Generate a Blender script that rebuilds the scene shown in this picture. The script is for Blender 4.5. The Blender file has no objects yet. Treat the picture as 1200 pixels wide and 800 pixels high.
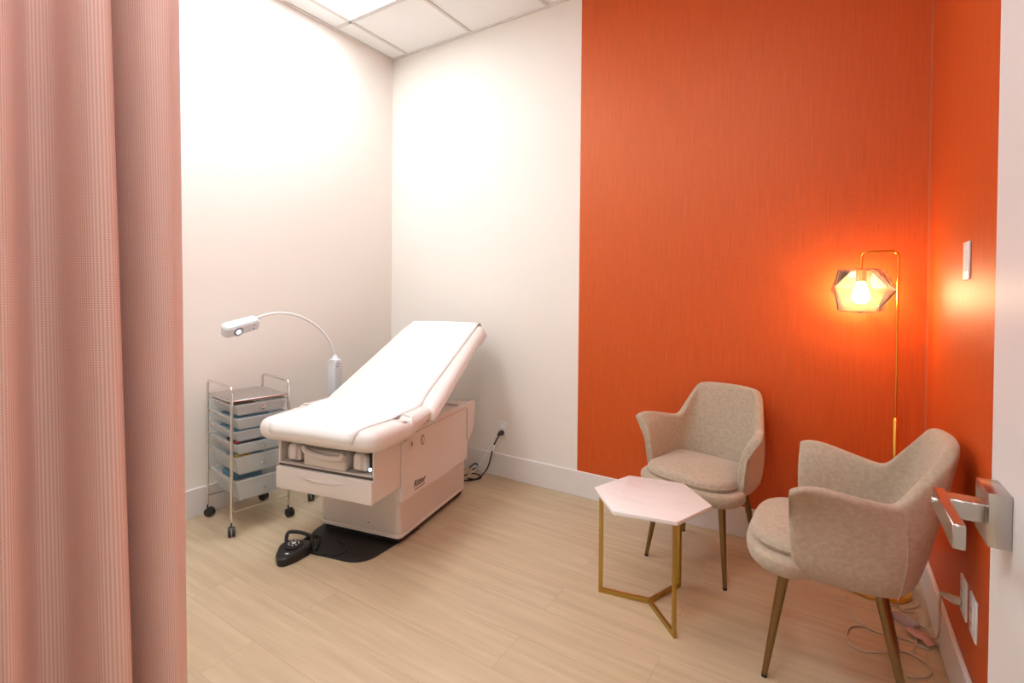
import bpy, bmesh, math, random
from mathutils import Vector, Matrix
random.seed(4)
R = math.radians
C = bpy.context.scene.collection
scn = bpy.context.scene

# ------------------------------------------------------------------ camera
YAW, PIT, ROL = 0.572698, 0.01154, 0.008926
CAM = Vector((2.92084, -2.7796, 1.23633))
d = Vector((-math.sin(YAW)*math.cos(PIT), math.cos(YAW)*math.cos(PIT), -math.sin(PIT)))
r = Vector((math.cos(YAW), math.sin(YAW), 0)); u = r.cross(d)
r2 = r*math.cos(ROL)+u*math.sin(ROL); u2 = -r*math.sin(ROL)+u*math.cos(ROL)
cd = bpy.data.cameras.new('camera'); cam = bpy.data.objects.new('camera', cd); C.objects.link(cam)
cam.matrix_world = Matrix(((r2.x, u2.x, -d.x, CAM.x), (r2.y, u2.y, -d.y, CAM.y), (r2.z, u2.z, -d.z, CAM.z), (0, 0, 0, 1)))
cd.sensor_width = 36; cd.lens = 583.92/1200*36; cd.shift_y = -50/1200; cd.clip_start = 0.02
scn.camera = cam

# ------------------------------------------------------------------ light and exposure
PANEL_E = 13.3; FRONT_FILL_E = 11.0; HALL_FILL_E = 26; BULB_E = 135.0; EXAM_E = 2.5  # front and hall strengths feed added fill panels out of view
PANEL_C = (0.90, 0.975, 1.03, 1); BULB_C = (1.0, 0.74, 0.42, 1)
scn.view_settings.view_transform = 'Standard'; scn.view_settings.look = 'None'
scn.view_settings.exposure = 0.0; scn.view_settings.gamma = 1.0
scn.view_settings.use_curve_mapping = False
w = bpy.data.worlds.new('world'); scn.world = w; w.use_nodes = True
w.node_tree.nodes['Background'].inputs[0].default_value = (1, .96, .92, 1)
w.node_tree.nodes['Background'].inputs[1].default_value = 0.3

# ------------------------------------------------------------------ materials
def mat(name, col, rough=.5, metal=0, spec=.5, **k):
    m = bpy.data.materials.new(name); m.use_nodes = True
    b = m.node_tree.nodes['Principled BSDF']
    b.inputs['Base Color'].default_value = (*col, 1); b.inputs['Roughness'].default_value = rough
    b.inputs['Metallic'].default_value = metal; b.inputs['Specular IOR Level'].default_value = spec
    for n, v in k.items(): b.inputs[n.replace('_', ' ')].default_value = v
    return m
def N(m, t, **k):
    n = m.node_tree.nodes.new(t)
    for a, v in k.items(): setattr(n, a, v)
    return n
def L(m, a, b): m.node_tree.links.new(a, b)
def noise_mix(m, c1, c2, scale, vec_scale=(1, 1, 1), detail=4, lo=.35, hi=.65, bump=0, coord='Object', rough=.5):
    b = m.node_tree.nodes['Principled BSDF']
    tc = N(m, 'ShaderNodeTexCoord'); mp = N(m, 'ShaderNodeMapping'); mp.inputs['Scale'].default_value = vec_scale
    nz = N(m, 'ShaderNodeTexNoise'); nz.inputs['Scale'].default_value = scale; nz.inputs['Detail'].default_value = detail
    cr = N(m, 'ShaderNodeValToRGB'); cr.color_ramp.elements[0].position = lo; cr.color_ramp.elements[1].position = hi
    cr.color_ramp.elements[0].color = (*c1, 1); cr.color_ramp.elements[1].color = (*c2, 1)
    L(m, tc.outputs[coord], mp.inputs[0]); L(m, mp.outputs[0], nz.inputs['Vector']); L(m, nz.outputs[0], cr.inputs[0])
    L(m, cr.outputs[0], b.inputs['Base Color'])
    if bump:
        bp = N(m, 'ShaderNodeBump'); bp.inputs['Strength'].default_value = bump; bp.inputs['Distance'].default_value = .002
        L(m, nz.outputs[0], bp.inputs['Height']); L(m, bp.outputs[0], b.inputs['Normal'])
    return nz, cr, b
def emis(name, col, s):
    m = bpy.data.materials.new(name); m.use_nodes = True; nt = m.node_tree; nt.nodes.clear()
    e = nt.nodes.new('ShaderNodeEmission'); o = nt.nodes.new('ShaderNodeOutputMaterial')
    e.inputs[0].default_value = col; e.inputs[1].default_value = s; nt.links.new(e.outputs[0], o.inputs[0]); return m

M = {}
M['cream'] = mat('cream_paint', (.80, .725, .62), .6, spec=.3)
noise_mix(M['cream'], (.85, .80, .735), (.86, .81, .745), 3)
M['white_trim'] = mat('white_trim_paint', (.80, .76, .74), .4)
M['door'] = mat('door_paint', (.74, .71, .70), .4)
# orange woven wallpaper: fine vertical and horizontal threads
m = M['orange'] = mat('orange_wallpaper', (.62, .09, .02), .50, spec=1.0, Specular_Tint=(1, .76, .48, 1))
tc = N(m, 'ShaderNodeTexCoord'); b = m.node_tree.nodes['Principled BSDF']
outs = []
for vs in ((190, 190, 5), (26, 26, 420)):
    mp = N(m, 'ShaderNodeMapping'); mp.inputs['Scale'].default_value = vs
    nz = N(m, 'ShaderNodeTexNoise'); nz.inputs['Scale'].default_value = 1.0; nz.inputs['Detail'].default_value = 3
    L(m, tc.outputs['Object'], mp.inputs[0]); L(m, mp.outputs[0], nz.inputs['Vector']); outs.append(nz.outputs[0])
ad = N(m, 'ShaderNodeMath', operation='ADD'); L(m, outs[0], ad.inputs[0]); h2 = N(m, 'ShaderNodeMath', operation='MULTIPLY'); h2.inputs[1].default_value = .8; L(m, outs[1], h2.inputs[0]); L(m, h2.outputs[0], ad.inputs[1])
cr = N(m, 'ShaderNodeValToRGB'); hf = N(m, 'ShaderNodeMath', operation='MULTIPLY'); hf.inputs[1].default_value = .556
L(m, ad.outputs[0], hf.inputs[0]); L(m, hf.outputs[0], cr.inputs[0])
cr.color_ramp.elements[0].position = .36; cr.color_ramp.elements[1].position = .64
cr.color_ramp.elements[0].color = (.53, .060, .004, 1); cr.color_ramp.elements[1].color = (.66, .086, .006, 1)
L(m, cr.outputs[0], b.inputs['Base Color'])
bp = N(m, 'ShaderNodeBump'); bp.inputs['Strength'].default_value = .35; bp.inputs['Distance'].default_value = .001
L(m, ad.outputs[0], bp.inputs['Height']); L(m, bp.outputs[0], b.inputs['Normal'])
# vinyl plank floor, planks along the back wall
m = M['floor'] = mat('oak_vinyl_plank', (.5, .33, .2), .42, spec=.4)
b = m.node_tree.nodes['Principled BSDF']; tc = N(m, 'ShaderNodeTexCoord')
bk = N(m, 'ShaderNodeTexBrick'); bk.offset = .37
for n_, v in (('Scale', 1), ('Brick Width', 1.22), ('Row Height', .18), ('Mortar Size', .0011), ('Mortar Smooth', .3), ('Bias', 0)):
    bk.inputs[n_].default_value = v
bk.inputs['Color1'].default_value = (.40, .40, .40, 1); bk.inputs['Color2'].default_value = (.60, .60, .60, 1)
bk.inputs['Mortar'].default_value = (.15, .15, .15, 1)
L(m, tc.outputs['Object'], bk.inputs['Vector'])
mp = N(m, 'ShaderNodeMapping'); mp.inputs['Scale'].default_value = (1.6, 22, 1)
ofs = N(m, 'ShaderNodeVectorMath', operation='MULTIPLY_ADD'); ofs.inputs[1].default_value = (9, 9, 9)
L(m, bk.outputs['Color'], ofs.inputs[0]); L(m, tc.outputs['Object'], ofs.inputs[2]); L(m, ofs.outputs[0], mp.inputs[0])
nz = N(m, 'ShaderNodeTexNoise'); nz.inputs['Scale'].default_value = 1.4; nz.inputs['Detail'].default_value = 7; nz.inputs['Distortion'].default_value = .25
L(m, mp.outputs[0], nz.inputs['Vector'])
cr = N(m, 'ShaderNodeValToRGB'); e = cr.color_ramp.elements
e[0].position = .28; e[0].color = (.49, .37, .235, 1); e[1].position = .72; e[1].color = (.62, .485, .32, 1)
L(m, nz.outputs[0], cr.inputs[0])
mx = N(m, 'ShaderNodeMix', data_type='RGBA', blend_type='MULTIPLY'); mx.inputs[0].default_value = 1
cb = N(m, 'ShaderNodeValToRGB'); cb.color_ramp.elements[0].position = .12; cb.color_ramp.elements[0].color = (.72, .70, .68, 1)
cb.color_ramp.elements[1].position = .62; cb.color_ramp.elements[1].color = (1, 1, 1, 1)
x_ = cb.color_ramp.elements.new(.38); x_.color = (.94, .935, .93, 1)
L(m, bk.outputs['Color'], cb.inputs[0]); L(m, cr.outputs[0], mx.inputs[6]); L(m, cb.outputs[0], mx.inputs[7])
L(m, mx.outputs[2], b.inputs['Base Color'])
M['tile'] = mat('ceiling_tile', (.80, .77, .74), .8); noise_mix(M['tile'], (.92, .92, .91), (.95, .95, .94), 60, bump=.3)
M['tbar'] = mat('ceiling_bar', (.74, .71, .68), .5)
M['panel'] = emis('light_panel', PANEL_C, PANEL_E); M['front_fill'] = emis('front_fill_panel', PANEL_C, FRONT_FILL_E); M['hall_fill_panel'] = emis('hall_fill_panel', (.95, .985, 1, 1), HALL_FILL_E)  # front and hall materials glow on added, unseen fill panels
M['bulb'] = emis('bulb_glow', BULB_C, BULB_E); M['led'] = emis('exam_led', (.85, .93, 1, 1), EXAM_E)
M['brass'] = mat('antique_brass', (.50, .34, .085), .36, 1)
M['leg_brass'] = mat('dark_brass', (.24, .155, .068), .35, 1)
M['gold'] = mat('polished_gold', (.85, .48, .09), .2, 1)
M['chrome'] = mat('chrome', (.78, .76, .75), .16, 1)
M['nickel'] = mat('satin_nickel', (.48, .44, .41), .24, 1)
M['steel'] = mat('steel_shelf', (.55, .53, .52), .3, 1)
M['fabric'] = mat('taupe_velvet', (.34, .25, .17), .85, spec=.2, Sheen_Weight=.35, Sheen_Roughness=.5)
noise_mix(M['fabric'], (.41, .325, .235), (.50, .41, .31), 70, (1, 1, 1.2), 8, .3, .7, bump=.15)
M['fabric'].node_tree.nodes['Principled BSDF'].inputs['Sheen Weight'].default_value = .3
M['black'] = mat('black_rubber', (.012, .011, .011), .55); M['blackgloss'] = mat('black_plastic', (.015, .014, .014), .35)
M['body'] = mat('almond_enamel', (.75, .685, .64), .35); M['body2'] = mat('almond_panel', (.70, .635, .595), .4)
M['seam'] = mat('dark_seam', (.10, .085, .075), .6)
M['vinyl'] = mat('cream_vinyl', (.80, .74, .70), .38); M['paper'] = mat('exam_paper', (.88, .87, .855), .8, spec=.1)
M['grey_plastic'] = mat('pale_grey_plastic', (.74, .75, .78), .4)
M['blue_plastic'] = mat('pale_blue_plastic', (.60, .72, .80), .35)
M['white_plastic'] = mat('white_plastic', (.86, .86, .86), .35)
M['blue_cloth'] = mat('blue_drape', (.16, .34, .46), .8); M['yellow_pack'] = mat('yellow_pack', (.75, .55, .12), .6)
M['dark_pack'] = mat('dark_pack', (.08, .07, .09), .5); M['red'] = mat('red_tag', (.65, .03, .02), .5)
M['beige_pack'] = mat('beige_pack', (.55, .45, .36), .6)
M['dial_print'] = mat('pale_print', (.7, .7, .7), .5)
M['marble'] = mat('white_marble', (.8, .74, .71), .25)
noise_mix(M['marble'], (.84, .81, .79), (.76, .72, .70), 5, (1, 3, 1), 8, .5, .8)
M['cord'] = mat('clear_cord', (.78, .66, .54), .25, Transmission_Weight=.35)
M['pinktag'] = mat('pink_bag', (.72, .40, .32), .4, Alpha=.8)
def glassy(name, tint, transp, rough, whit, gl=.25):
    m = bpy.data.materials.new(name); m.use_nodes = True; nt = m.node_tree; nt.nodes.clear()
    o = nt.nodes.new('ShaderNodeOutputMaterial'); t = nt.nodes.new('ShaderNodeBsdfTransparent'); t.inputs[0].default_value = (*tint, 1)
    df = nt.nodes.new('ShaderNodeBsdfTranslucent'); df.inputs[0].default_value = (*whit, 1)
    dd = nt.nodes.new('ShaderNodeBsdfDiffuse'); dd.inputs[0].default_value = (*whit, 1)
    m0 = nt.nodes.new('ShaderNodeMixShader'); m0.inputs[0].default_value = .5
    nt.links.new(dd.outputs[0], m0.inputs[1]); nt.links.new(df.outputs[0], m0.inputs[2])
    m1 = nt.nodes.new('ShaderNodeMixShader'); m1.inputs[0].default_value = transp
    nt.links.new(m0.outputs[0], m1.inputs[1]); nt.links.new(t.outputs[0], m1.inputs[2])
    g = nt.nodes.new('ShaderNodeBsdfGlossy'); g.inputs['Roughness'].default_value = rough
    lw = nt.nodes.new('ShaderNodeLayerWeight'); lw.inputs[0].default_value = gl
    m2 = nt.nodes.new('ShaderNodeMixShader'); nt.links.new(lw.outputs['Fresnel'], m2.inputs[0])
    nt.links.new(m1.outputs[0], m2.inputs[1]); nt.links.new(g.outputs[0], m2.inputs[2]); nt.links.new(m2.outputs[0], o.inputs[0])
    return m
M['shade'] = glassy('faceted_glass', (1, .98, .95), .978, .03, (1, .95, .9), .15)
M['bin'] = glassy('frosted_bin', (.94, .97, .98), .30, .25, (.93, .95, .95), .12)
M['clear'] = glassy('clear_plastic', (.95, .93, .95), .55, .15, (.75, .68, .72), .3)
# curtain: pink mesh weave with darker orange holes, driven by the cloth's own UV
m = M['curtain'] = mat('pink_woven_curtain', (.7, .4, .32), .8, spec=.15)
b = m.node_tree.nodes['Principled BSDF']; uv = N(m, 'ShaderNodeUVMap'); sp = N(m, 'ShaderNodeSeparateXYZ'); L(m, uv.outputs[0], sp.inputs[0])
sn = []
for ax, pitch in ((0, .0053), (1, .0036)):
    mu = N(m, 'ShaderNodeMath', operation='MULTIPLY'); mu.inputs[1].default_value = 2*math.pi/pitch
    s_ = N(m, 'ShaderNodeMath', operation='SINE'); L(m, sp.outputs[ax], mu.inputs[0]); L(m, mu.outputs[0], s_.inputs[0])
    q = N(m, 'ShaderNodeMapRange'); q.inputs[1].default_value = -.5; q.inputs[2].default_value = .5; L(m, s_.outputs[0], q.inputs[0]); sn.append(q)
pm = N(m, 'ShaderNodeMath', operation='MULTIPLY'); L(m, sn[0].outputs[0], pm.inputs[0]); L(m, sn[1].outputs[0], pm.inputs[1])
mc = N(m, 'ShaderNodeMix', data_type='RGBA'); L(m, pm.outputs[0], mc.inputs[0])
mc.inputs[6].default_value = (.88, .66, .61, 1); mc.inputs[7].default_value = (.66, .31, .19, 1)
L(m, mc.outputs[2], b.inputs['Base Color'])

# ------------------------------------------------------------------ helpers
def link(name, bm, m, parent=None, smooth=True, angle=40):
    me = bpy.data.meshes.new(name)
    bmesh.ops.recalc_face_normals(bm, faces=bm.faces)
    for f in bm.faces: f.smooth = smooth
    if smooth:
        lim = R(angle)
        for e in bm.edges:
            e.smooth = not (len(e.link_faces) == 2 and e.calc_face_angle(0) > lim)
    bm.to_mesh(me); bm.free()
    o = bpy.data.objects.new(name, me); C.objects.link(o)
    for mm in (m if isinstance(m, (list, tuple)) else [m]): me.materials.append(mm)
    if parent: o.parent = parent
    return o
def thing(name, label, cat, loc=(0, 0, 0), rz=0, group=None):
    o = bpy.data.objects.new(name, None); C.objects.link(o); o.location = loc; o.rotation_euler = (0, 0, rz); o.empty_display_size = .1
    return tag(o, label, cat, group)
def tag(o, label, cat, group=None):
    o['label'] = label; o['category'] = cat
    if group: o['group'] = group
    return o
def struct(name, bm, m, smooth=False):
    o = link(name, bm, m, None, smooth); o['kind'] = 'structure'; return o
def box(bm, x0, x1, y0, y1, z0, z1, bev=0, seg=3, rot=None, mi=0):
    vs = [bm.verts.new((x, y, z)) for z in (z0, z1) for y in (y0, y1) for x in (x0, x1)]
    fs = [bm.faces.new([vs[i] for i in q]) for q in ((0, 2, 3, 1), (4, 5, 7, 6), (0, 1, 5, 4), (2, 6, 7, 3), (0, 4, 6, 2), (1, 3, 7, 5))]
    for f in fs: f.material_index = mi
    if rot is not None:
        c = Vector(((x0+x1)/2, (y0+y1)/2, (z0+z1)/2))
        for v in vs: v.co = c + rot @ (v.co-c)
    if bev:
        es = list({e for f in fs for e in f.edges})
        bmesh.ops.bevel(bm, geom=es, offset=bev, segments=seg, profile=.5, affect='EDGES')
    return vs
def BX(*a, **k): bm = bmesh.new(); box(bm, *a, **k); return bm
def smoothpath(P, n=8, closed=False):
    P = [Vector(p) for p in P]; out = []
    for i in range(len(P)-1):
        p0 = P[max(i-1, 0)]; p1 = P[i]; p2 = P[i+1]; p3 = P[min(i+2, len(P)-1)]
        for k in range(n):
            t = k/n
            out.append(.5*((2*p1)+(-p0+p2)*t+(2*p0-5*p1+4*p2-p3)*t*t+(-p0+3*p1-3*p2+p3)*t**3))
    out.append(P[-1]); return out
def fillet(P, rad, n=6):
    P = [Vector(p) for p in P]; out = [P[0]]
    for i in range(1, len(P)-1):
        a = (P[i-1]-P[i]).normalized(); c = (P[i+1]-P[i]).normalized()
        p, q = P[i]+a*rad, P[i]+c*rad
        for k in range(n+1):
            t = k/n; out.append(p*(1-t)**2+P[i]*2*t*(1-t)+q*t*t)
    out.append(P[-1]); return out
def tube(bm, P, rad, n=12, sx=1, cap=True, square=False):
    P = [Vector(p) for p in P]; rs = rad if isinstance(rad, (list, tuple)) else [rad]*len(P)
    t0 = (P[1]-P[0]).normalized(); up = Vector((0, 0, 1)) if abs(t0.z) < .9 else Vector((1, 0, 0))
    nx = t0.cross(up).normalized(); rings = []
    for i, p in enumerate(P):
        t = (P[min(i+1, len(P)-1)]-P[max(i-1, 0)]).normalized()
        nx = (nx-t*nx.dot(t)).normalized(); ny = t.cross(nx)
        rings.append([bm.verts.new(p+(nx*math.cos(2*math.pi*k/n)*sx+ny*math.sin(2*math.pi*k/n))*rs[i]) for k in range(n)])
    for a, c in zip(rings, rings[1:]):
        for k in range(n): bm.faces.new((a[k], a[(k+1) % n], c[(k+1) % n], c[k]))
    if cap: bm.faces.new(rings[0][::-1]); bm.faces.new(rings[-1])
def TB(*a, **k): bm = bmesh.new(); tube(bm, *a, **k); return bm
def loft(bm, rings, cap=True, closed=True, mi=0):
    V = [[bm.verts.new(p) for p in rr] for rr in rings]; n = len(V[0])
    for a, c in zip(V, V[1:]):
        for k in range(n if closed else n-1):
            f = bm.faces.new((a[k], a[(k+1) % n], c[(k+1) % n], c[k])); f.material_index = mi
    if cap:
        for rr in (V[0][::-1], V[-1]):
            f = bm.faces.new(rr); f.material_index = mi
    return V
def lathe(bm, prof, cx=0, cy=0, n=32, cap=True):
    return loft(bm, [[(cx+rr*math.cos(2*math.pi*k/n), cy+rr*math.sin(2*math.pi*k/n), z) for k in range(n)] for rr, z in prof], cap)
def LT(*a, **k): bm = bmesh.new(); lathe(bm, *a, **k); return bm
def roundpoly(P, rads, n=6):
    out = []; m_ = len(P)
    for i in range(m_):
        p = Vector(P[i]); a = Vector(P[i-1])-p; c = Vector(P[(i+1) % m_])-p
        rr = rads[i] if isinstance(rads, (list, tuple)) else rads
        if rr <= 0: out.append(p); continue
        a.normalize(); c.normalize(); s, q = p+a*rr, p+c*rr
        for k in range(n+1):
            t = k/n; out.append(s*(1-t)**2+p*2*t*(1-t)+q*t*t)
    return out
def inset(P, dist):
    n = len(P); out = []
    area = sum(P[i][0]*P[(i+1) % n][1]-P[(i+1) % n][0]*P[i][1] for i in range(n)); sg = 1 if area > 0 else -1
    for i in range(n):
        a = (Vector(P[i])-Vector(P[i-1])); c = (Vector(P[(i+1) % n])-Vector(P[i]))
        if a.length < 1e-9: a = c
        if c.length < 1e-9: c = a
        na = Vector((-a.y, a.x)).normalized(); nc = Vector((-c.y, c.x)).normalized(); nn = (na+nc)
        nn = nn.normalized() / max(.4, math.sqrt((1+na.dot(nc))/2)) if nn.length > 1e-6 else na
        out.append(Vector(P[i])+nn*dist*sg)
    return out
def slab(bm, P, z0, z1, rb=.01, rt=.01, crown=0, seg=5, warp=None):
    P = [Vector((p[0], p[1])) for p in P]; rings = []
    cx = sum(p.x for p in P)/len(P); cy = sum(p.y for p in P)/len(P)
    def ring(ins, z): return [(p.x, p.y, z) for p in inset(P, ins)]
    for k in range(seg+1):
        a = math.pi/2*k/seg; rings.append(ring(rb*(1-math.sin(a)), z0+rb*(1-math.cos(a))))
    for k in range(seg+1):
        a = math.pi/2*k/seg; rings.append(ring(rt*(1-math.cos(a)), z1-crown-rt*(1-math.sin(a))))
    if crown:
        top = rings[-1]
        for k in range(1, 7):
            t = k/6*.96; rings.append([(x+(cx-x)*t, y+(cy-y)*t, z1-crown*(1-t)**2) for x, y, z in top])
    if warp: rings = [[warp(Vector(p)) for p in rr] for rr in rings]
    loft(bm, rings)
def SL(*a, **k): bm = bmesh.new(); slab(bm, *a, **k); return bm
def local(o, p):  # helper: world point of a local point
    return Matrix.Translation(o.location) @ o.rotation_euler.to_matrix().to_4x4() @ Vector(p)
def wire_text(s, size, m, name, parent, loc, rot, depth=.0006, shear=0, off=0):
    cu = bpy.data.curves.new('txt', 'FONT'); cu.body = s; cu.size = size; cu.extrude = depth; cu.shear = shear; cu.offset = off
    cu.align_x = 'CENTER'; to = bpy.data.objects.new('txt', cu)
    me = bpy.data.meshes.new_from_object(to); bpy.data.objects.remove(to); me.materials.clear(); me.materials.append(m); me.name = name
    o = bpy.data.objects.new(name, me); C.objects.link(o); o.parent = parent; o.location = loc; o.rotation_euler = rot
    return o

# ------------------------------------------------------------------ room
W, H, OX, YF, BB = 3.265, 3.05, 1.615, -2.86, .155
struct('floor', BX(-.15, 5.2, -4.6, .15, -.1, 0), M['floor'])
struct('ceiling', BX(-.15, 5.2, -4.6, .15, H, H+.1), M['tile'])
struct('wall_left', BX(-.15, 0, -4.6, .15, 0, H), M['cream'])
bm = bmesh.new(); box(bm, 0, OX, 0, .15, 0, H, mi=0); box(bm, OX, W, -.0005, .15, 0, H, mi=1)
struct('wall_back', bm, [M['cream'], M['orange']])
struct('wall_right', BX(W, W+.15, YF, .15, 0, H), M['orange'])
bm = bmesh.new(); box(bm, 0, 2.16, YF-.12, YF, 0, H); box(bm, 3.13, W+.15, YF-.12, YF, 0, H); box(bm, 2.16, 3.13, YF-.12, YF, 2.14, H)
struct('wall_front', bm, M['cream'])
struct('wall_hall', BX(-.15, 5.2, -4.75, -4.6, 0, H), M['cream'])
bm = bmesh.new()
for x0, x1, y0, y1 in ((2.10, 2.16, YF-.005, YF+.014), (3.13, 3.19, YF-.005, YF+.014)): box(bm, x0, x1, y0, y1, 0, 2.2, .003, 1)
box(bm, 2.10, 3.19, YF-.005, YF+.014, 2.14, 2.2, .003, 1)
struct('trim_1', bm, M['white_trim'])
def base(name, x0, x1, y0, y1, ax):
    bm = bmesh.new(); box(bm, x0, x1, y0, y1, 0, BB, .004, 2); struct(name, bm, M['white_trim'])
base('baseboard_left', 0, .015, YF, 0, 0); base('baseboard_back', .015, W-.015, -.015, 0, 1); base('baseboard_right', W-.015, W, YF+.02, 0, 0)
struct('trim_2', BX(W-.005, W, -.004, 0, BB, H), mat('corner_caulk', (.55, .14, .06), .6))
# suspended ceiling grid
bm = bmesh.new(); gx = [.17, .775, 1.38, 1.985, 2.59, 3.195]; gy = [-.545, -1.765, -2.84]
for x in gx: box(bm, x-.011, x+.011, YF, 0, H-.008, H)
for y in gy[:2]: box(bm, 0, W, y-.011, y+.011, H-.008, H)
box(bm, 0, .02, YF, 0, H-.01, H); box(bm, 0, W, -.02, 0, H-.01, H); box(bm, W-.02, W, YF, 0, H-.01, H); box(bm, 0, W, YF, YF+.02, H-.01, H)
struct('trim_3', bm, M['tbar'])
def panel(x0, x1, y0, y1, label, mm='panel'):
    t = thing('ceiling_light', label, 'light', ((x0+x1)/2, (y0+y1)/2, H)); a, c = (x1-x0)/2, (y1-y0)/2
    bm = bmesh.new()
    for q in ((-a, a, -c, -c+.018), (-a, a, c-.018, c), (-a, -a+.018, -c+.018, c-.018), (a-.018, a, -c+.018, c-.018)): box(bm, *q, -.014, -.001, .002, 1)
    link('frame', bm, M['tbar'], t); link('diffuser', BX(-a+.018, a-.018, -c+.018, c-.018, -.010, -.002), M[mm], t)
panel(.183, .762, -1.753, -.557, 'bright white recessed ceiling light panel in the tile grid')
panel(1.998, 2.577, -2.832, -1.777, 'added unseen fill light panel in the ceiling near the doorway', 'front_fill')  # added out of view to even out the room brightness
panel(.788, 1.367, -2.832, -1.777, 'added unseen fill light panel in the ceiling on the pink curtain side of the room')  # another unseen fill, added to brighten left wall and table front
panel(2.3, 2.9, -4.3, -3.1, 'added unseen fill light panel in the hallway ceiling outside the door', 'hall_fill_panel')  # hallway fill added behind the camera to light the room from the front

# ------------------------------------------------------------------ curtain
bm = bmesh.new(); uvl = bm.loops.layers.uv.new('UVMap')
# plan curve (distance along track v measured from the free edge, offset toward camera) at top and bottom
top = [(-0.0167, -0.05), (0.016, 0), (0.0487, 0.03), (0.0923, 0.015), (0.125, -0.04), (0.1522, -0.1), (0.1686, -0.115), (0.1675, -0.05), (0.161, 0.01), (0.178, 0.04), (0.202, 0.035), (0.216, 0.0), (0.226, -0.07), (0.255, -0.085), (0.28, -0.04), (0.298, 0.01), (0.322, 0.03), (0.348, 0.005), (0.37, -0.035), (0.4, -0.05), (0.44, -0.02), (0.48, 0.03), (0.52, -0.03), (0.56, 0.03), (0.59, -0.02)]
bot = [(-.052, -.05), (-.024, 0), (.0, .035), (.03, .02), (.055, -.04), (.078, -.11), (.094, -.125), (.092, -.05), (.085, .015), (.105, .05), (.140, .04), (.158, .0), (.176, -.07), (.215, -.085), (.245, -.04), (.268, .01), (.292, .03), (.318, .005), (.34, -.035), (.37, -.05), (.41, -.02), (.45, .03), (.49, -.03), (.53, .03), (.56, -.02)]
NS = 10; rows = 26; ZT = H-.06; ZB = .05; V = []; arc = None
for j in range(rows+1):
    t = j/rows; z = ZT+(ZB-ZT)*t
    key = [(a[0]*(1-t)+c[0]*t, a[1]*(1-t)+c[1]*t) for a, c in zip(top, bot)]
    pts = smoothpath([(1.60+o_, -2.215-v_, z) for v_, o_ in key], NS)
    if arc is None:
        arc = [0]
        for a, c in zip(pts, pts[1:]): arc.append(arc[-1]+(c-a).length)
    V.append([bm.verts.new(p) for p in pts])
for j in range(rows):
    for i in range(len(V[0])-1):
        f = bm.faces.new((V[j][i], V[j][i+1], V[j+1][i+1], V[j+1][i]))
        for lp, (jj, ii) in zip(f.loops, ((j, i), (j, i+1), (j+1, i+1), (j+1, i))): lp[uvl].uv = (arc[ii], ZT+(ZB-ZT)*jj/rows)
cur = thing('privacy_curtain', 'pink woven privacy curtain hanging in deep folds at the left', 'curtain', (0, 0, 0))
cl = link('fabric', bm, M['curtain'], cur, True, 80)
sm = cl.modifiers.new('solid', 'SOLIDIFY'); sm.thickness = .002
link('curtain_track', BX(1.585, 1.615, YF+.02, -2.15, H-.034, H-.011, .003, 1), M['white_trim'], cur)
for k in range(7):
    y = -2.21-.09*k; link('hook', TB([(1.6, y, H-.034), (1.6, y, H-.062)], .004, 6), M['white_plastic'], cur)

# ------------------------------------------------------------------ door on the right
dr = thing('door', '', 'door'); del dr['label']; del dr['category']; dr.name = 'door_1'; dr['kind'] = 'structure'
dp = link('door_panel', BX(3.105, 3.150, -2.80, -1.857, .01, 2.12, .002, 1), M['door'], dr)
for z in (.25, 1.1, 1.9): link('hinge', TB([(3.157, -2.806, z-.05), (3.157, -2.806, z+.05)], .007, 10), M['nickel'], dr)
YC, ZC = -1.924, .965
hd = link('rosette', BX(3.083, 3.105, YC-.033, YC+.033, ZC-.033, ZC+.033, .0015, 2), M['nickel'], dr)
bm = bmesh.new(); box(bm, 3.049, 3.084, YC-.014, YC+.016, ZC-.012, ZC+.012, .0015, 1); link('handle_neck', bm, M['nickel'], dr)
bm = bmesh.new(); box(bm, 3.038, 3.050, -2.035, YC+.022, ZC-.014, ZC+.014, .0012, 1); link('handle', bm, M['nickel'], dr)
link('thumb_turn', TB([(3.0385, YC+.010, ZC), (3.035, YC+.010, ZC)], .004, 10), M['chrome'], dr)
link('latch_plate', BX(3.116, 3.139, -1.858, -1.8555, ZC-.03, ZC+.03), M['nickel'], dr)

# ------------------------------------------------------------------ wall plates
def plate(name, cat, label, loc, rz, kind):
    t = thing(name, label, cat, loc, rz)   # local: faces -y, x to the right
    link('cover_plate', BX(-.037, .037, -.006, 0, -.058, .058, .003, 2), M['white_plastic'], t)
    if kind == 'outlet':
        link('socket_insert', BX(-.017, .017, -.0085, -.005, -.034, .034, .0015, 1), M['white_plastic'], t)
        for zz in (-.019, .019):
            for xx in (-.006, .006): link('slot', BX(xx-.001, xx+.001, -.0090, -.0080, zz-.004, zz+.005), M['seam'], t)
    else:
        link('rocker', BX(-.016, .016, -.0085, -.005, -.033, .033, .001, 1), M['white_plastic'], t)
    for zz in (-.048, .048): link('screw', TB([(0, -.006, zz), (0, -.0072, zz)], .003, 8), M['grey_plastic'], t)
    return t
plate('wall_outlet', 'outlet', 'white wall outlet behind the exam table with a black cord plugged in', (1.066, 0, .318), 0, 'outlet')
plate('wall_outlet', 'outlet', 'white outlet low on the orange wall, lamp cord plugged in', (W, -.796, .338), -math.pi/2, 'outlet')
plate('wall_plate', 'outlet', 'empty white wall plate low on the orange wall, closest to the door', (W, -.916, .343), -math.pi/2, 'outlet')
plate('light_switch', 'switch', 'white rocker light switch on the orange wall', (W, -.747, 1.348), -math.pi/2, 'switch')

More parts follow.
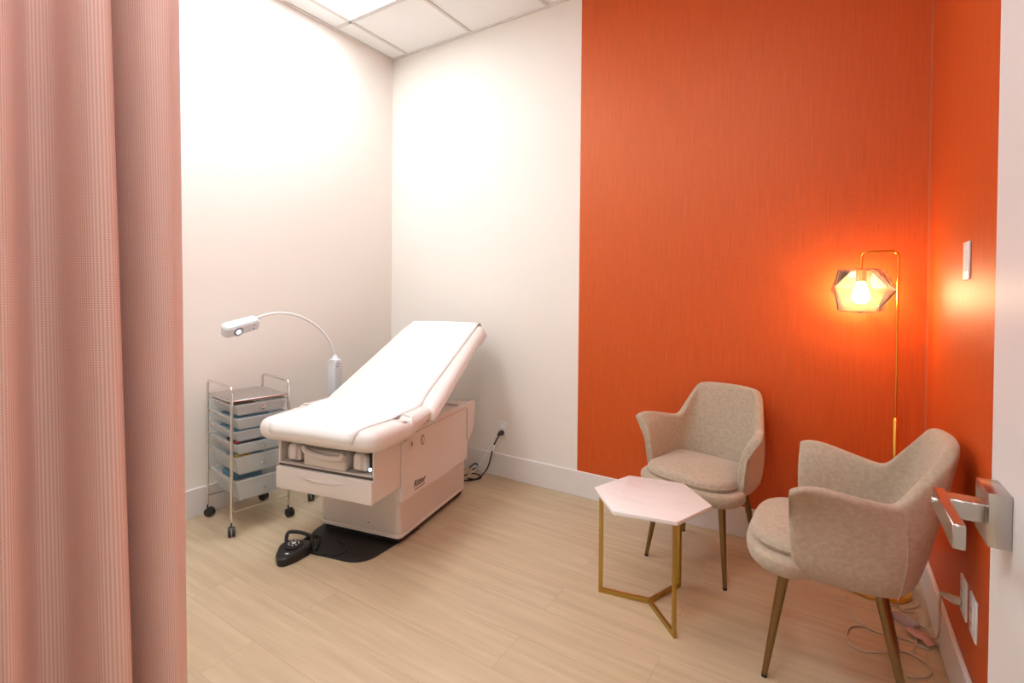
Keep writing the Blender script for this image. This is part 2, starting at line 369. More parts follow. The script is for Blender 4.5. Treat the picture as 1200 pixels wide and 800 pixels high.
# ------------------------------------------------------------------ armchairs
def make_chair(name, label, loc, rz):
    t = thing(name, label, 'chair', loc, rz, 'velvet armchairs')
    # columns: (bottom xyz, middle xyz, rim xyz), right half, front tip -> back centre
    cols = [
        ((0.236, -0.098, 0.384), (0.252, -0.110, 0.520), (0.266, -0.108, 0.655)),
        ((0.238, -0.075, 0.382), (0.252, -0.080, 0.520), (0.262, -0.078, 0.666)),
        ((0.239, -0.030, 0.378), (0.250, -0.030, 0.520), (0.259, -0.030, 0.664)),
        ((0.236, 0.030, 0.374), (0.246, 0.030, 0.510), (0.260, 0.030, 0.650)),
        ((0.230, 0.090, 0.371), (0.238, 0.090, 0.500), (0.243, 0.095, 0.638)),
        ((0.220, 0.130, 0.370), (0.230, 0.135, 0.500), (0.230, 0.138, 0.631)),
        ((0.208, 0.150, 0.369), (0.221, 0.170, 0.500), (0.219, 0.160, 0.640)),
        ((0.198, 0.162, 0.369), (0.212, 0.186, 0.505), (0.205, 0.202, 0.690)),
        ((0.186, 0.172, 0.369), (0.198, 0.202, 0.510), (0.188, 0.246, 0.745)),
        ((0.172, 0.180, 0.369), (0.184, 0.216, 0.510), (0.172, 0.277, 0.782)),
        ((0.150, 0.188, 0.369), (0.158, 0.228, 0.510), (0.150, 0.288, 0.797)),
        ((0.110, 0.196, 0.369), (0.118, 0.238, 0.510), (0.110, 0.298, 0.802)),
        ((0.055, 0.202, 0.369), (0.058, 0.246, 0.510), (0.055, 0.306, 0.804)),
        ((0.000, 0.204, 0.369), (0.000, 0.248, 0.510), (0.000, 0.308, 0.805))]
    full = [tuple(Vector((-p[0], p[1], p[2])) for p in c) for c in cols] + [tuple(Vector(p) for p in c) for c in cols[:-1][::-1]]
    bm = bmesh.new(); rings = []; rows = 8; TH = .040
    for i, (b_, m_, t_) in enumerate(full):
        a, c = full[max(i-1, 0)][1], full[min(i+1, len(full)-1)][1]
        tg = (c-a); nn = Vector((tg.y, -tg.x, 0)).normalized()
        if nn.dot(Vector((0, -.05, 0))-Vector((m_.x, m_.y, 0))) < 0: nn = -nn
        P = [b_*(2*(j/rows-.5)*(j/rows-1)) + m_*(-4*j/rows*(j/rows-1)) + t_*(2*j/rows*(j/rows-.5)) for j in range(rows+1)]
        hk = (.046, .041, .026, .010, .003)[min(i, len(full)-1-i)] if min(i, len(full)-1-i) < 5 else 0
        P = [p-nn*hk*(j/rows)**7 for j, p in enumerate(P)]
        out = [p.copy() for p in P[:-1]] + [P[-1]-Vector((0, 0, .006)), P[-1]+nn*.004+Vector((0, 0, .004)), P[-1]+nn*(TH*.5)+Vector((0, 0, .010)), P[-1]+nn*(TH-.004)+Vector((0, 0, .004)), P[-1]+nn*TH-Vector((0, 0, .006))]
        out += [p+nn*TH for p in P[:-1][::-1]]
        out[0] = out[0]+nn*.020-Vector((0, 0, .012)); out[-1] = out[-1]-Vector((0, 0, .012))
        rings.append(out)
    tip = lambda rr, s: [p + Vector((0, -s, 0)) for p in rr]
    def shrink(rr, f, dy):
        n_ = len(rr); o_ = []
        for k in range(n_):
            q = rr[n_-1-k] if k < n_ else rr[k]
            mid = (rr[k]+q)/2; o_.append(mid+(rr[k]-mid)*f+Vector((0, dy, -.006 if abs(k-n_/2) < 4 else 0)))
        return o_
    rings = [shrink(rings[0], .45, -.012), shrink(rings[0], .85, -.008)] + rings + [shrink(rings[-1], .85, -.008), shrink(rings[-1], .45, -.012)]
    loft(bm, rings)
    sh = link('shell', bm, M['fabric'], t, True, 180)
    su = sh.modifiers.new('ss', 'SUBSURF'); su.levels = su.render_levels = 1
    for s in (-1, 1):   # piped seams between arms and back
        b_, m_, t_ = [Vector((s*q[0], q[1], q[2])) for q in cols[6]]
        P = [b_*(2*(j/9-.5)*(j/9-1)) + m_*(-4*j/9*(j/9-1)) + t_*(2*j/9*(j/9-.5)) for j in range(10)]
        link('seam', TB(P, .0013, 6), M['fabric'], t)
    def dshape(hw, yb, yf, front_r, n=22, sf=.98):
        P = []
        for k in range(n+1):
            a = math.pi+math.pi*k/n
            cx_ = abs(math.cos(a))**.72*(1 if math.cos(a) > 0 else -1); sy_ = -abs(math.sin(a))**.80
            P.append((hw*cx_, (yf+front_r)+front_r*sy_))
        P += [(hw*sf, yf+front_r+.05), (hw*sf, yb-.06), (hw*.86*sf, yb-.015), (hw*.6, yb), (-hw*.6, yb), (-hw*.86*sf, yb-.015), (-hw*sf, yb-.06), (-hw*sf, yf+front_r+.05)]
        return P
    link('seat_base', SL(dshape(.246, .16, -.262, .150, sf=.86), .348, .418, .042, .02), M['fabric'], t, True, 60)
    link('seat', SL(dshape(.214, .16, -.248, .145), .412, .486, .022, .028, .024), M['fabric'], t, True, 60)
    bm = bmesh.new(); pp = [(x, y, .434) for x, y in [tuple(v) for v in inset([Vector(q) for q in dshape(.214, .16, -.248, .145)], -.0003)][:24]]
    tube(bm, pp, .0025, 6); link('piping', bm, M['fabric'], t)
    for sx in (-1, 1):
        for sy in (-1, 1):
            a, c = Vector((sx*.150, sy*.125 - .01, .350)), Vector((sx*.192, sy*.187, .006))
            lg = link('leg', TB([a, a.lerp(c, .5), c], [.0165, .0125, .0085], 16), M['leg_brass'], t)
            link('foot_cap', TB([c+Vector((0, 0, .004)), c-Vector((0, 0, .006))], .0088, 12), M['black'], lg)
    return t
make_chair('armchair', 'taupe velvet armchair standing against the orange back wall, facing the room', (2.417, -.325, 0), R(-13.6)).scale = (.968, .968, .968)
make_chair('armchair', 'taupe velvet armchair seen side-on beside the door, in front of the floor lamp', (2.936, -.789, 0), R(-90))

# ------------------------------------------------------------------ hexagonal side table
t = thing('side_table', 'white hexagonal marble side table on a three-legged brass frame', 'table', (2.319, -.812, 0), R(0))
A3 = [R(-169.5), R(-47), R(69.5)]
hexp = [(.228*math.cos(R(a)), .228*math.sin(R(a))) for a in (-169.5, -109, -49, 11, 71, 131)]
link('tabletop', SL(roundpoly(hexp, .004, 2), .417, .432, .002, .003, seg=2), M['marble'], t, True, 30)
hw_ = .0125; th_ = .005
for a in A3:
    ca, sa = math.cos(a), math.sin(a); rot = Matrix(((ca, -sa, 0), (sa, ca, 0), (0, 0, 1)))
    def bar(x0, x1, y0, y1, z0, z1):
        bm = bmesh.new(); vs = box(bm, x0, x1, y0, y1, z0, z1)
        for v in bm.verts: v.co = rot @ v.co
        return bm
    # flat bar: wide face tangential for the upright, standing on edge for the foot
    lg = link('leg', bar(.189, .205, -.0055, .0055, 0, .417), M['brass'], t, False)
    link('foot_bar', bar(.004, .190, -.0055, .0055, 0, .019), M['brass'], lg, False)
    link('top_bar', bar(.004, .190, -.0055, .0055, .405, .417), M['brass'], lg, False)

# ------------------------------------------------------------------ floor lamp
LX, LY = 3.150, -.125
t = thing('floor_lamp', 'lit gold floor lamp with faceted glass shade in the orange corner', 'lamp', (LX, LY, 0))
link('base', LT([(.125, 0), (.132, .003), (.132, .019), (.128, .022), (0.02, .023)], -.07, -.03, 48), M['gold'], t)
link('pole', TB(fillet([(0, 0, .02), (0, 0, 1.428), (-.128, -.012, 1.428), (-.128, -.012, 1.345)], .028), .0052, 12), M['gold'], t)
link('pole_sleeve', TB([(0, 0, .02), (0, 0, .715), (0, 0, .722)], [.0105, .0105, .006], 16), M['gold'], t)
link('socket', LT([(.036, 1.352), (.038, 1.350), (.038, 1.345), (.020, 1.343), (.020, 1.300), (.017, 1.298)], -.128, -.012, 24), M['gold'], t)
link('bulb', LT([(.004, 1.205), (.020, 1.209), (.029, 1.222), (.031, 1.238), (.027, 1.257), (.018, 1.275), (.014, 1.298)], -.128, -.012, 24), M['bulb'], t)
# faceted shade: irregular polyhedron, open at the top under the socket collar
bm = bmesh.new(); n = 6; sc = Vector((-.128, -.012, 0))
rings = []
for z, rr, ph in ((1.353, .034, 0), (1.347, .082, 6), (1.262, .121, 38), (1.173, .084, 8), (1.166, .034, 30)):
    rings.append([(sc.x+rr*math.cos(R(ph+60*k))*(1+.06*math.sin(3*k+z*40)), sc.y+rr*math.sin(R(ph+60*k)), z+(.014*math.sin(2.3*k+1) if rr > .1 else 0)) for k in range(n)])
V = []
for rr in rings: V.append([bm.verts.new(p) for p in rr])
for a, c in zip(V, V[1:]):
    for k in range(n):
        bm.faces.new((a[k], c[k], a[(k+1) % n])); bm.faces.new((a[(k+1) % n], c[k], c[(k+1) % n]))
bm.faces.new(V[-1])
so = link('lamp_shade', bm, M['shade'], t, False); sm = so.modifiers.new('s', 'SOLIDIFY'); sm.thickness = .006; sm.offset = 1
# cord tangle
t = thing('lamp_cord', 'clear beige electrical cord coiled on the floor under the side-on armchair', 'cord', (0, 0, 0))
zc = .0035
def fp(l, z=zc): return [(x, y, z) for x, y in l]
A1 = [(2.98, -.313), (2.982, -.373), (3.003, -.449), (3.038, -.503), (3.078, -.521), (3.134, -.511), (3.172, -.512), (3.199, -.531), (3.226, -.516), (3.230, -.467), (3.212, -.424), (3.189, -.496), (3.170, -.587)]
A2 = [(3.041, -.507), (2.995, -.537), (2.978, -.593), (2.985, -.647), (3.021, -.669), (3.076, -.643), (3.136, -.598), (3.173, -.598), (3.205, -.633), (3.207, -.667), (3.188, -.702), (3.141, -.733)]
A3_ = [(3.198, -.368), (3.207, -.300), (3.166, -.315), (3.150, -.29), (3.099, -.300), (3.096, -.344), (3.132, -.371), (3.168, -.361)]
A4 = [(3.171, -.295), (3.215, -.25), (3.236, -.18), (3.225, -.10), (3.19, -.07)]
A5 = [(3.236, -.203), (3.240, -.261), (3.238, -.352), (3.225, -.39), (3.198, -.368)]
for k, l in enumerate((A1, A2, A3_, A4, A5)): link('cord_loop', TB(smoothpath(fp(l, zc+.0015*(k % 3))), .0032, 8), M['cord'], t)
link('wall_cord', TB(smoothpath([(3.198, -.372, .006), (3.232, -.40, .008), (3.236, -.50, .03), (3.234, -.60, .10), (3.228, -.66, .19), (3.222, -.69, .25), (3.218, -.735, .305), (3.22, -.78, .325)]), .0036, 8), M['cord'], t)
link('plug', TB([(3.254, -.795, .322), (3.240, -.795, .322), (3.225, -.787, .324), (3.212, -.775, .325)], [.013, .013, .010, .005], 12), M['cord'], t)
bm = SL(roundpoly([(-.045, -.022), (.045, -.022), (.045, .022), (-.045, .022)], .02), .0, .022, .008, .011)
o = link('foot_switch', bm, M['clear'], t); o.location = (3.166, -.40, .004); o.rotation_euler = (0, 0, R(-35))
t2 = thing('care_tag', 'pink printed plastic tag lying on the floor beside the cord', 'tag', (3.205, -.475, .009), R(-50))
bm = bmesh.new(); loft(bm, [[(x, -.024+.004*math.sin(x*90), .002+.005*math.sin(x*70)**2), (x, .024, .003+.006*math.cos(x*60)**2)] for x in [(-.05+.1*k/14) for k in range(15)]], False, False)
o = link('tag_film', bm, M['pinktag'], t2); sm = o.modifiers.new('s', 'SOLIDIFY'); sm.thickness = .0008

# ------------------------------------------------------------------ exam table
TO = (.9325, -1.098, 0); TR = R(11.5)
mt = thing('floor_mat', 'black rubber mat under the exam table, curved at the front', 'mat', TO, TR)
link('mat', SL(roundpoly([(-.262, .20), (-.262, -.03), (-.17, -.215), (.180, -.205), (.220, .06), (.228, .20)], [0.005, .06, .06, .10, .04, .005]), .0, .006, .002, .003, seg=2), M['black'], mt)
t = thing('exam_table', 'cream powered medical exam table with raised backrest and long white cushion', 'exam table', TO, TR)
link('plinth', BX(-.222, .226, .02, .68, .006, .045), M['black'], t)
rp = lambda hx, y0, y1, rr: roundpoly([(-hx, y0), (hx, y0), (hx, y1), (-hx, y1)], rr)
link('base_cover', SL(rp(.243, .0, .69, [.03, .03, .01, .01]), .040, .32, .004, .004, seg=2), M['body'], t, True, 35)
link('base_lip', SL(rp(.246, -.003, .692, [.032, .032, .01, .01]), .036, .052, .002, .002, seg=2), M['body'], t, True, 35)
for zz in (.09, .25): link('screw', TB([(.06, -.001, zz), (.06, -.004, zz)], .0035, 8), M['seam'], t)
link('upper_body', SL(rp(.262, -.045, .63, [.03, .03, .01, .01]), .236, .555, .01, .003), M['body'], t, True, 35)
# side panels with the rear ear
for s in (-1, 1):
    prof = [(-.045, .240), (.638, .240), (.642, .335), (.700, .375), (.728, .409), (.752, .545), (.745, .572), (.48, .575), (-.045, .575)]
    pr_ = roundpoly(prof, [.012, .01, .004, .02, .02, .008, .006, .004, .012], 4)
    bm = bmesh.new(); loft(bm, [[(s*x, p.x, p.y) for p in inset(pr_, i_)] for x, i_ in ((.262, 0), (.283, 0), (.286, .003))])
    sp_ = link('side_panel', bm, M['body'], t, True, 30)
    bm = bmesh.new(); tube(bm, [(s*.2865, .630, .548), (s*.2865, .632, .36), (s*.2865, .646, .345)], .0012, 6)
    tube(bm, [(s*.2865, -.02, .545), (s*.2865, .20, .548), (s*.2865, .62, .552)], .0008, 6); link('panel_line', bm, M['seam'], sp_)
    link('rear_cap', BX(s*.20-.08, s*.20+.08, .62, .735, .50, .565, .006, 2), M['body'], t)
# oval key opening and small side socket on the right
bm = bmesh.new(); tube(bm, [(.2865, .132+.014*math.cos(a), .492+.024*math.sin(a)) for a in [2*math.pi*k/24 for k in range(25)]], .0018, 6); link('button_ring', bm, M['seam'], t)
link('button', TB([(.284, .132, .492), (.289, .132, .492)], .012, 20), M['body2'], t)
link('side_socket', BX(.284, .288, .005, .055, .470, .528, .002, 1), M['body2'], t)
bm = bmesh.new(); box(bm, .2875, .289, .0275, .0325, .487, .511); box(bm, .2875, .289, .02, .04, .497, .501); link('socket_cross', bm, M['seam'], t)
wire_text('Ritter', .046, M['seam'], 'lettering', t, (.2868, .105, .277), (R(90), 0, R(90)), .0005, .25, .0006)
link('lettering_bar', BX(.286, .2875, .06, .155, .262, .2655), M['seam'], t)
# front module: drawer below, open tray compartment above
bm = bmesh.new()
box(bm, -.276, -.262, -.245, -.045, .312, .572, .003, 1); box(bm, .262, .276, -.245, -.045, .312, .572, .003, 1)
box(bm, -.27, .27, -.235, -.045, .312, .424, .002, 1); box(bm, -.27, .27, -.20, -.045, .545, .572)
box(bm, -.262, .262, -.06, -.045, .42, .56)
link('front_body', bm, M['body'], t)
dw = link('drawer', BX(-.274, .274, -.262, -.234, .306, .412, .007, 3), M['body'], t)
bm = bmesh.new()
loft(bm, [[(x, -.263-.010*math.sin(math.pi*(x+.15)/.30), .380-.012*math.sin(math.pi*(x+.15)/.30)+dz) for x in [(-.15+.30*k/20) for k in range(21)]] for dz in (0, .004)] , False, False)
link('drawer_handle', TB([(-.15+.30*k/24, -.2625, .383-.014*math.sin(math.pi*k/24)) for k in range(25)], [.0008+.0045*math.sin(math.pi*k/24) for k in range(25)], 8), M['body2'], dw); bm.free()
link('drawer_gap', BX(-.268, .268, -.247, -.236, .4125, .4215), M['seam'], t)
link('compartment_floor', BX(-.262, .262, -.246, -.06, .4215, .430, .002, 1), M['body2'], t)
tr = link('tray', BX(-.118, .118, -.248, -.07, .432, .512, .006, 2), M['body'], t)
link('tray_grip', TB(smoothpath([(-.112, -.250, .520), (-.09, -.258, .500), (0, -.268, .490), (.09, -.258, .490), (.112, -.250, .512)], 6), .013, 10), M['body'], tr)
link('top_rail', TB(smoothpath([(-.262, -.240, .552), (-.15, -.258, .548), (0, -.268, .545), (.15, -.258, .546), (.262, -.240, .552)], 6), .011, 10), M['body2'], t)
for s in (-1, 1):   # folded stirrups, one each side of the tray
    st = link('stirrup', SL(roundpoly([(s*.15, -.235), (s*.225, -.240), (s*.23, -.10), (s*.15, -.10)], .012), .436, .515, .02, .02), M['grey_plastic'] if 0 else M['body'], t, True, 50)
    link('stirrup_pad', SL(roundpoly([(s*.165, -.250), (s*.205, -.250), (s*.205, -.20), (s*.165, -.20)], .014), .445, .523, .015, .015), M['vinyl'], st, True, 50)
link('release_light', LT([(.0, .447), (.006, .449), (.008, .455), (.006, .461), (0.001, .463)], .247, -.238, 12), M['led'], t)
link('stirrup_slot', BX(.222, .240, -.215, -.10, .45, .52), M['black'], t)
# seat cushion
def outline(yf, yb, hf, hb, rf):
    return roundpoly([(-hf, yf), (hf, yf), (hb, yb), (-hb, yb)], [rf, rf, .02, .02], 10)
ZS = .550
def crease(P):
    if P.x > .27: pass
    return P
link('seat_cushion', SL(outline(-.335, -.062, .335, .355, .085), ZS, .652, .040, .042, .008, 7), M['vinyl'], t, True, 70)
link('thigh_cushion', SL(roundpoly([(-.352, -.062), (.352, -.062), (.330, .19), (-.330, .19)], [.022, .022, .07, .07], 8), ZS+.006, .660, .038, .042, .006, 7, warp=lambda p: Vector((p.x, p.y, p.z+max(0, p.y)*.28*max(0, (.66-p.z)/.09)))), M['vinyl'], t, True, 70)
TILT = R(27.5)
bk_ = link('backrest', SL(roundpoly([(-.355, -.03), (.355, -.03), (.292, .845), (-.292, .845)], [.03, .03, .07, .07], 8), -.082, 0, .036, .040, .006, 7), M['vinyl'], t, True, 70)
bk_.location = (0, .135, .652); bk_.rotation_euler = (TILT, 0, 0)
o = link('backrest_plate', SL(roundpoly([(-.27, .02), (.27, .02), (.22, .80), (-.22, .80)], .03), -.098, -.078, .004, .004, seg=2), M['body2'], bk_, True, 40)
o = link('headrest_clip', SL(roundpoly([(.262, .72), (.296, .72), (.290, .83), (.262, .83)], .008), -.090, -.060, .006, .006), M['vinyl'], bk_, True, 40)
link('lift_arm', TB([(-.10, .30, .52), (-.10, .62, .80)], .016, 10), M['body2'], t); link('lift_arm', TB([(.10, .30, .52), (.10, .62, .80)], .016, 10), M['body2'], t)
# exam paper running over the cushions
ct, st_ = math.cos(TILT), math.sin(TILT)
def bkp(y, z): return (.135+y*ct-z*st_, .652+y*st_+z*ct)
path = [(-.322, .575, .225), (-.338, .60, .232), (-.336, .622, .238), (-.318, .644, .244), (-.27, .6515, .250), (-.15, .6535, .262), (-.085, .6545, .268), (-.045, .6600, .270), (.02, .6618, .275), (.09, .6618, .272)]
path += [(*bkp(.025, .006), .265)] + [(*bkp(y_, .0028), .252-.006*y_) for y_ in (.10, .25, .40, .55, .70, .78)] + [(*bkp(.825, .006), .246), (*bkp(.853, -.004), .245), (*bkp(.862, -.03), .244), (*bkp(.860, -.06), .243)]
bm = bmesh.new(); nx_ = 12; sp3 = smoothpath([(y_, z_, w_) for y_, z_, w_ in path], 5)
loft(bm, [[((2*i/nx_-1)*q.z, q.x, q.y-.0068*((2*i/nx_-1)*q.z/.31)**2+.0004*math.sin(i*1.7+k*.6)) for i in range(nx_+1)] for k, q in enumerate(sp3)], False, False)
pp = link('exam_paper', bm, M['paper'], None, True, 60); pp.location = TO; pp.rotation_euler = (0, 0, TR)
sm = pp.modifiers.new('s', 'SOLIDIFY'); sm.thickness = .0008; sm.offset = 1
tag(pp, 'white paper sheet laid down the middle of the exam table cushion', 'paper')
# power cord of the table, and the thin white cord next to it
t = thing('power_cord', 'black power cord plugged in behind the exam table', 'cord', (0, 0, 0))
link('cable', TB(smoothpath([(.88, -.235, .012), (.925, -.205, .008), (.965, -.13, .012), (1.0, -.085, .07), (1.022, -.075, .15), (1.035, -.070, .21), (1.050, -.05, .262), (1.062, -.034, .290)]), .0048, 10), M['black'], t)
link('cable_loop', TB(smoothpath([(.87, -.19, .02), (.905, -.13, .028), (.935, -.10, .018), (.962, -.105, .006), (.955, -.15, .006), (.90, -.17, .006)]), .0048, 10), M['black'], t)
link('cable_loop', TB(smoothpath([(.862, -.10, .05), (.88, -.06, .07), (.895, -.05, .05), (.87, -.08, .03)]), .005, 8), M['black'], t)
link('plug', TB([(1.067, -.009, .299), (1.067, -.030, .299), (1.066, -.042, .297), (1.059, -.052, .287)], [.017, .017, .012, .006], 14), M['blackgloss'], t)
link('cord_label', BX(1.028, 1.044, -.078, -.064, .188, .228, .001, 1, rot=Matrix.Rotation(R(18), 3, 'Y')), M['white_plastic'], t)
t = thing('thin_cord', 'thin white cord beside the black power cord behind the exam table', 'cord', (0, 0, 0))
link('cable', TB(smoothpath([(.89, -.16, .02), (.93, -.125, .06), (.985, -.09, .15), (1.02, -.06, .25), (1.05, -.03, .325), (1.066, -.022, .337)]), .0025, 8), M['white_plastic'], t)
link('plug', BX(1.055, 1.077, -.03, -.009, .328, .348, .003, 1), M['white_plastic'], t)

# ------------------------------------------------------------------ foot control pedal
t = thing('foot_control', 'black wedge-shaped foot control with round dial, on the floor before the table', 'foot pedal', (.815, -1.392, 0), R(26))
sh_ = [(-.060, .055), (-.072, .02), (-.045, -.055), (-.012, -.092), (.018, -.092), (.050, -.05), (.078, .025), (.070, .060), (.02, .078), (-.03, .075)]
link('housing', SL(roundpoly(sh_, .014, 4), .0, .036, .004, .012, warp=lambda p: Vector((p.x, p.y, p.z*(1+.35*(p.y+.09)/.17)))), M['blackgloss'], t, True, 50)
dl = link('dial', LT([(.044, .040), (.044, .048), (.038, .052), (.002, .053)], .0, .022, 32), M['black'], t)
bm = bmesh.new()
lathe(bm, [(.010, .0525), (.010, .0540), (.001, .0542)], 0, .022, 12)
for k in range(8):
    a = R(45*k+10); box(bm, .023*math.cos(a)-.004, .023*math.cos(a)+.004, .022+.023*math.sin(a)-.0022, .022+.023*math.sin(a)+.0022, .0522, .0540)
link('dial_symbols', bm, M['dial_print'], dl)
link('button', BX(-.002, .016, -.052, -.044, .036, .040, .001, 1), M['dial_print'], t)
link('carry_handle', TB(smoothpath([(-.055, .050, .035), (-.062, .066, .062), (-.056, .080, .074), (-.02, .092, .070), (.02, .095, .062), (.05, .090, .050), (.062, .075, .032)], 5), .0085, 10), M['black'], t)
link('strain_relief', TB(smoothpath([(.01, .08, .03), (.03, .11, .04), (.07, .125, .035), (.085, .09, .022), (.085, .05, .010)], 5), .009, 8), M['black'], t)
link('cable', TB(smoothpath([(.085, .05, .012), (.11, .02, .010), (.16, .03, .010), (.20, .02, .010), (.235, .06, .010), (.22, .11, .010), (.15, .15, .010)], 6), .0035, 8), M['black'], t)

# ------------------------------------------------------------------ rolling drawer cart
CO = (.055, -1.395, 0); CR = R(-7.5); CW, CD_ = .29, .33
t = thing('drawer_cart', 'chrome rolling cart with six frosted drawers beside the exam table', 'cart', CO, CR)
for y in (0, CW):
    link('side_frame', TB(fillet([(0, y, .066), (0, y, .748), (CD_, y, .748), (CD_, y, .066)], .030), .0072, 12), M['chrome'], t)
for a, c in (((0, 0, .115), (0, CW, .115)), ((CD_, 0, .115), (CD_, CW, .115))): link('lower_rail', TB([a, c], .0048, 8), M['chrome'], t)
bm = bmesh.new()
for y in (.004, CW-.004): tube(bm, [(0, y, .672), (CD_, y, .672)], .004, 8)
for x in (0, CD_): tube(bm, [(x, 0, .672), (x, CW, .672)], .004, 8)
sf = link('shelf_frame', bm, M['chrome'], t)
link('top_shelf', BX(.006, CD_-.004, .008, CW-.008, .672, .678, .002, 1), M['steel'], t)
zs = [(.655, .594), (.588, .526), (.520, .463), (.457, .398), (.388, .288), (.270, .158)]
for i, (zt, zb) in enumerate(zs):
    rr = link('drawer_rail', TB([(0, .006, zt-.003), (CD_, .006, zt-.003)], .0035, 8), M['chrome'], t)
    link('drawer_rail', TB([(0, CW-.006, zt-.003), (CD_, CW-.006, zt-.003)], .0035, 8), M['chrome'], t)
    pull = .012 if i in (1, 3) else 0
    if i == 5: pull = .01
    x0, x1, y0, y1 = .02, CD_+.004+pull, .016, CW-.016
    dz = zt-zb; tp = min(.03, dz*.28)
    def ring(z, ins, fi): return [(x0+ins, y0+ins, z), (x1-fi, y0+ins, z), (x1-fi, y1-ins, z), (x0+ins, y1-ins, z)]
    outer = [ring(zt, -.006, -.004), ring(zt-.006, -.006, -.004), ring(zt-.006, 0, 0), ring(zb+.008, tp*.8, tp*.35), ring(zb, tp+.006, tp*.45+.01)]
    inner = [ring(zb+.004, tp+.010, tp*.45+.014), ring(zb+.012, tp*.8+.004, tp*.35+.004), ring(zt-.006, .004, .004), ring(zt, .001, .003)]
    bm = bmesh.new(); Vv = loft(bm, [[Vector(p) for p in q] for q in outer+inner], False)
    bm.faces.new(Vv[4]) if 0 else None
    bm.faces.new(Vv[5][::-1])
    for k in range(4): bm.faces.new((Vv[-1][k], Vv[-1][(k+1) % 4], Vv[0][(k+1) % 4], Vv[0][k]))
    dv = link('drawer', bm, M['bin'], t, True, 25)
    zk = zt-.028 if i < 4 else zt-.048 if i == 4 else zt-.062
    link('knob', TB([(x1-.002, CW/2+.003, zk), (x1+.006, CW/2+.003, zk), (x1+.009, CW/2+.003, zk), (x1+.015, CW/2+.003, zk), (x1+.018, CW/2+.003, zk)], [.005, .005, .010, .010, .005], 12), M['chrome'], dv)
for x, y, rz_ in ((0, 0, 40), (CD_, 0, -20), (CD_, CW, 10), (0, CW, 30)):
    cs = link('caster', TB([(x, y, .074), (x, y, .040)], .0042, 8), M['black'], t)
    ca, sa = math.cos(R(rz_)), math.sin(R(rz_)); ox, oy = .012*ca, .012*sa
    bm = bmesh.new()
    for s in (-1, 1):
        n_ = Vector((-sa, ca, 0))*s
        c0 = Vector((x+ox, y+oy, .0245))
        tube(bm, [c0+n_*.003, c0+n_*.006, c0+n_*.014, c0+n_*.017], [.021, .0245, .0245, .018], 20)
    link('wheel', bm, M['blackgloss'], cs)
def cart_item(name, label, cat, x0, x1, y0, y1, z0, z1, mm, rr=.008):
    P = Matrix.Translation(CO) @ Matrix.Rotation(CR, 4, 'Z') @ Vector(((x0+x1)/2, (y0+y1)/2, z0))
    o = link(name, SL(roundpoly([((x0-x1)/2, (y0-y1)/2), ((x1-x0)/2, (y0-y1)/2), ((x1-x0)/2, (y1-y0)/2), ((x0-x1)/2, (y1-y0)/2)], rr), 0, z1-z0, rr*.6, rr*.6), mm, None, True, 40)
    o.location = P; o.rotation_euler = (0, 0, CR); tag(o, label, cat)
def cz(i): return zs[i][1]+.0055
cart_item('supply_pack', 'pale beige pack inside the top frosted drawer of the cart', 'supplies', .08, .27, .05, .18, cz(0), cz(0)+.028, M['beige_pack'])
cart_item('folded_drape', 'blue folded drape inside the second drawer of the cart', 'supplies', .045, .25, .045, .22, cz(1), cz(1)+.044, M['blue_cloth'])
cart_item('folded_drape', 'blue folded drape inside the third drawer of the cart', 'supplies', .045, .23, .045, .24, cz(2), cz(2)+.040, M['blue_cloth'])
cart_item('supply_pack', 'dark pack inside the fourth drawer of the cart', 'supplies', .12, .28, .05, .16, cz(3), cz(3)+.045, M['dark_pack'])
cart_item('supply_pack', 'blue pack inside the fourth drawer of the cart', 'supplies', .07, .27, .175, .245, cz(3), cz(3)+.040, M['blue_cloth'])
cart_item('supply_pack', 'yellow pack inside the fifth drawer of the cart', 'supplies', .20, .29, .06, .13, cz(4), cz(4)+.075, M['yellow_pack'])
cart_item('folded_drape', 'blue folded drape in the deep fifth drawer of the cart', 'supplies', .06, .17, .06, .23, cz(4), cz(4)+.05, M['blue_cloth'])
cart_item('folded_drape', 'crumpled blue drape filling the bottom drawer of the cart', 'supplies', .055, .15, .05, .23, cz(5), cz(5)+.105, M['blue_cloth'], .02)
cart_item('supply_pack', 'pale box in the front of the bottom drawer of the cart', 'supplies', .17, .28, .06, .16, cz(5), cz(5)+.055, M['beige_pack'])
tg = BX(0, .003, -.012, .012, -.004, .004, .001, 1); o = link('red_tag', tg, M['red'], None)
P = Matrix.Translation(CO) @ Matrix.Rotation(CR, 4, 'Z') @ Vector((CD_-.004, .026, .4655)); o.location = P; o.rotation_euler = (0, 0, CR)
tag(o, 'small red tag on the cart beside the fourth drawer', 'tag')

# ------------------------------------------------------------------ gooseneck exam lamp on a wheeled stand
t = thing('exam_lamp', 'pale grey gooseneck exam lamp on a wheeled stand behind the cart', 'lamp', (.285, -.745, 0))
link('pole', TB([(0, 0, .07), (0, 0, .62)], .0125, 16), M['grey_plastic'], t)
link('control_box', SL(roundpoly([(-.034, -.030), (.034, -.030), (.034, .030), (-.034, .030)], .012), .592, .800, .004, .006), M['grey_plastic'], t, True, 40)
link('box_cap', LT([(.034, .800), (.036, .806), (.020, .815), (.013, .832), (.007, .838)], 0, 0, 24), M['grey_plastic'], t)
link('power_button', TB([(.0335, -.006, .775), (.037, -.007, .775)], .010, 16), M['blue_plastic'], t)
link('power_button_ring', TB([(.0335, -.0065, .775), (.0355, -.0068, .775)], .013, 16), M['nickel'], t)
gp = [(0, 0, .83), (.0, -.015, .875), (.0, -.055, .945), (.0, -.135, 1.027), (.0, -.250, 1.088), (.0, -.360, 1.111), (.0, -.450, 1.105), (.0, -.522, 1.084)]
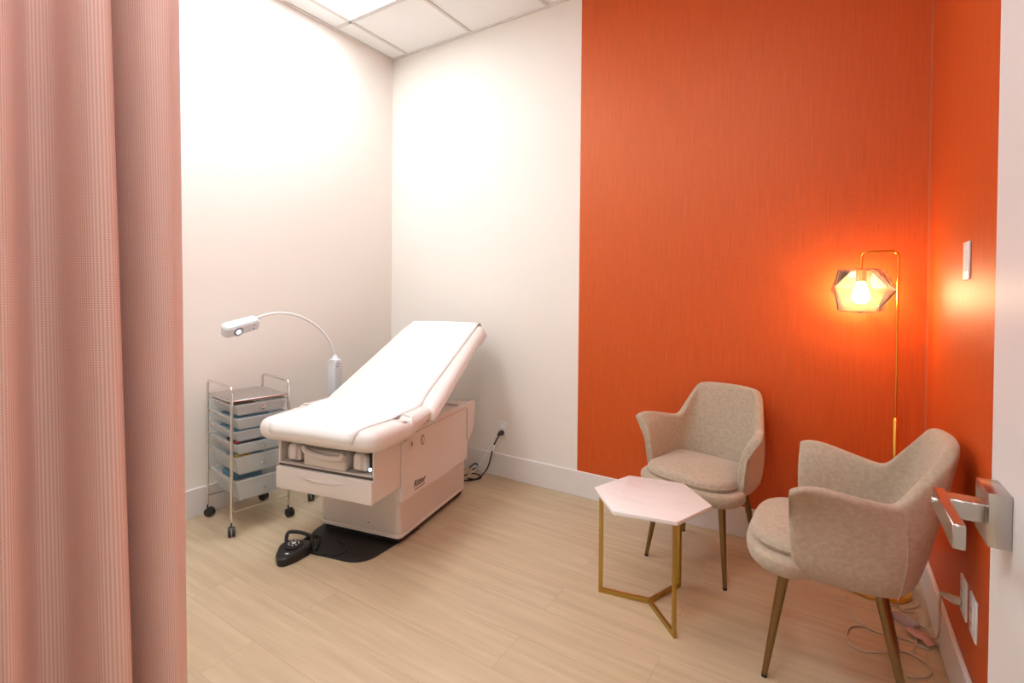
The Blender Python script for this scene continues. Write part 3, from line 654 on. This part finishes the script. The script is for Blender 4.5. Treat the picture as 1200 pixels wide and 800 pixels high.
link('gooseneck', TB(smoothpath(gp, 8), .0072, 12), M['white_plastic'], t)
hd = link('lamp_head', SL(roundpoly([(-.034, -.095), (.034, -.095), (.030, .092), (-.030, .092)], [.03, .03, .014, .014], 6), -.030, .026, .006, .008), M['grey_plastic'], t, True, 40)
hd.location = (0, -.597, 1.048)
aim = Matrix.Rotation(R(13), 4, 'X') @ Matrix.Rotation(R(30), 4, 'Y'); hd.rotation_euler = aim.to_euler()
link('head_top', SL(roundpoly([(-.029, -.090), (.029, -.090), (.025, .085), (-.025, .085)], [.026, .026, .012, .012], 6), .0255, .030, .001, .002, seg=2), M['blue_plastic'], hd, True, 40)
# lens set into the side that looks to the table
def rodx(P, rr, name, mm, par): return link(name, TB(P, rr, 20), mm, par)
ln = rodx([(.024, -.030, -.004), (.0355, -.030, -.004)], .026, 'lens_ring', mat('lamp_ring_grey', (.28, .29, .32), .4), hd)
rodx([(.034, -.030, -.004), (.0368, -.030, -.004)], .013, 'lens', M['led'], ln)
for (yy, zz) in ((-.058, .010), (-.058, -.018), (.055, .012), (.055, -.014)): rodx([(.029, yy, zz), (.0325, yy, zz)], .0035, 'screw', M['seam'], hd)
link('hub', LT([(.03, .060), (.034, .066), (.034, .085), (.018, .095)], 0, 0, 24), M['blackgloss'], t)
for k in range(5):
    a = R(-75+72*k); ca, sa = math.cos(a), math.sin(a)
    lg = link('leg', TB([(.02*ca, .02*sa, .075), (.12*ca, .12*sa, .070), (.222*ca, .222*sa, .060)], [.013, .011, .010], 10), M['blackgloss'], t)
    cs = link('caster', TB([(.218*ca, .218*sa, .065), (.218*ca, .218*sa, .035)], .006, 8), M['black'], lg)
    bm = bmesh.new(); c0 = Vector((.215*ca, .215*sa, .0255)); nn = Vector((math.sin(a+.8), -math.cos(a+.8), 0))
    for s in (-1, 1): tube(bm, [c0+nn*s*.003, c0+nn*s*.006, c0+nn*s*.015, c0+nn*s*.018], [.021, .0255, .0255, .019], 20)
    link('wheel', bm, M['blackgloss'], cs)
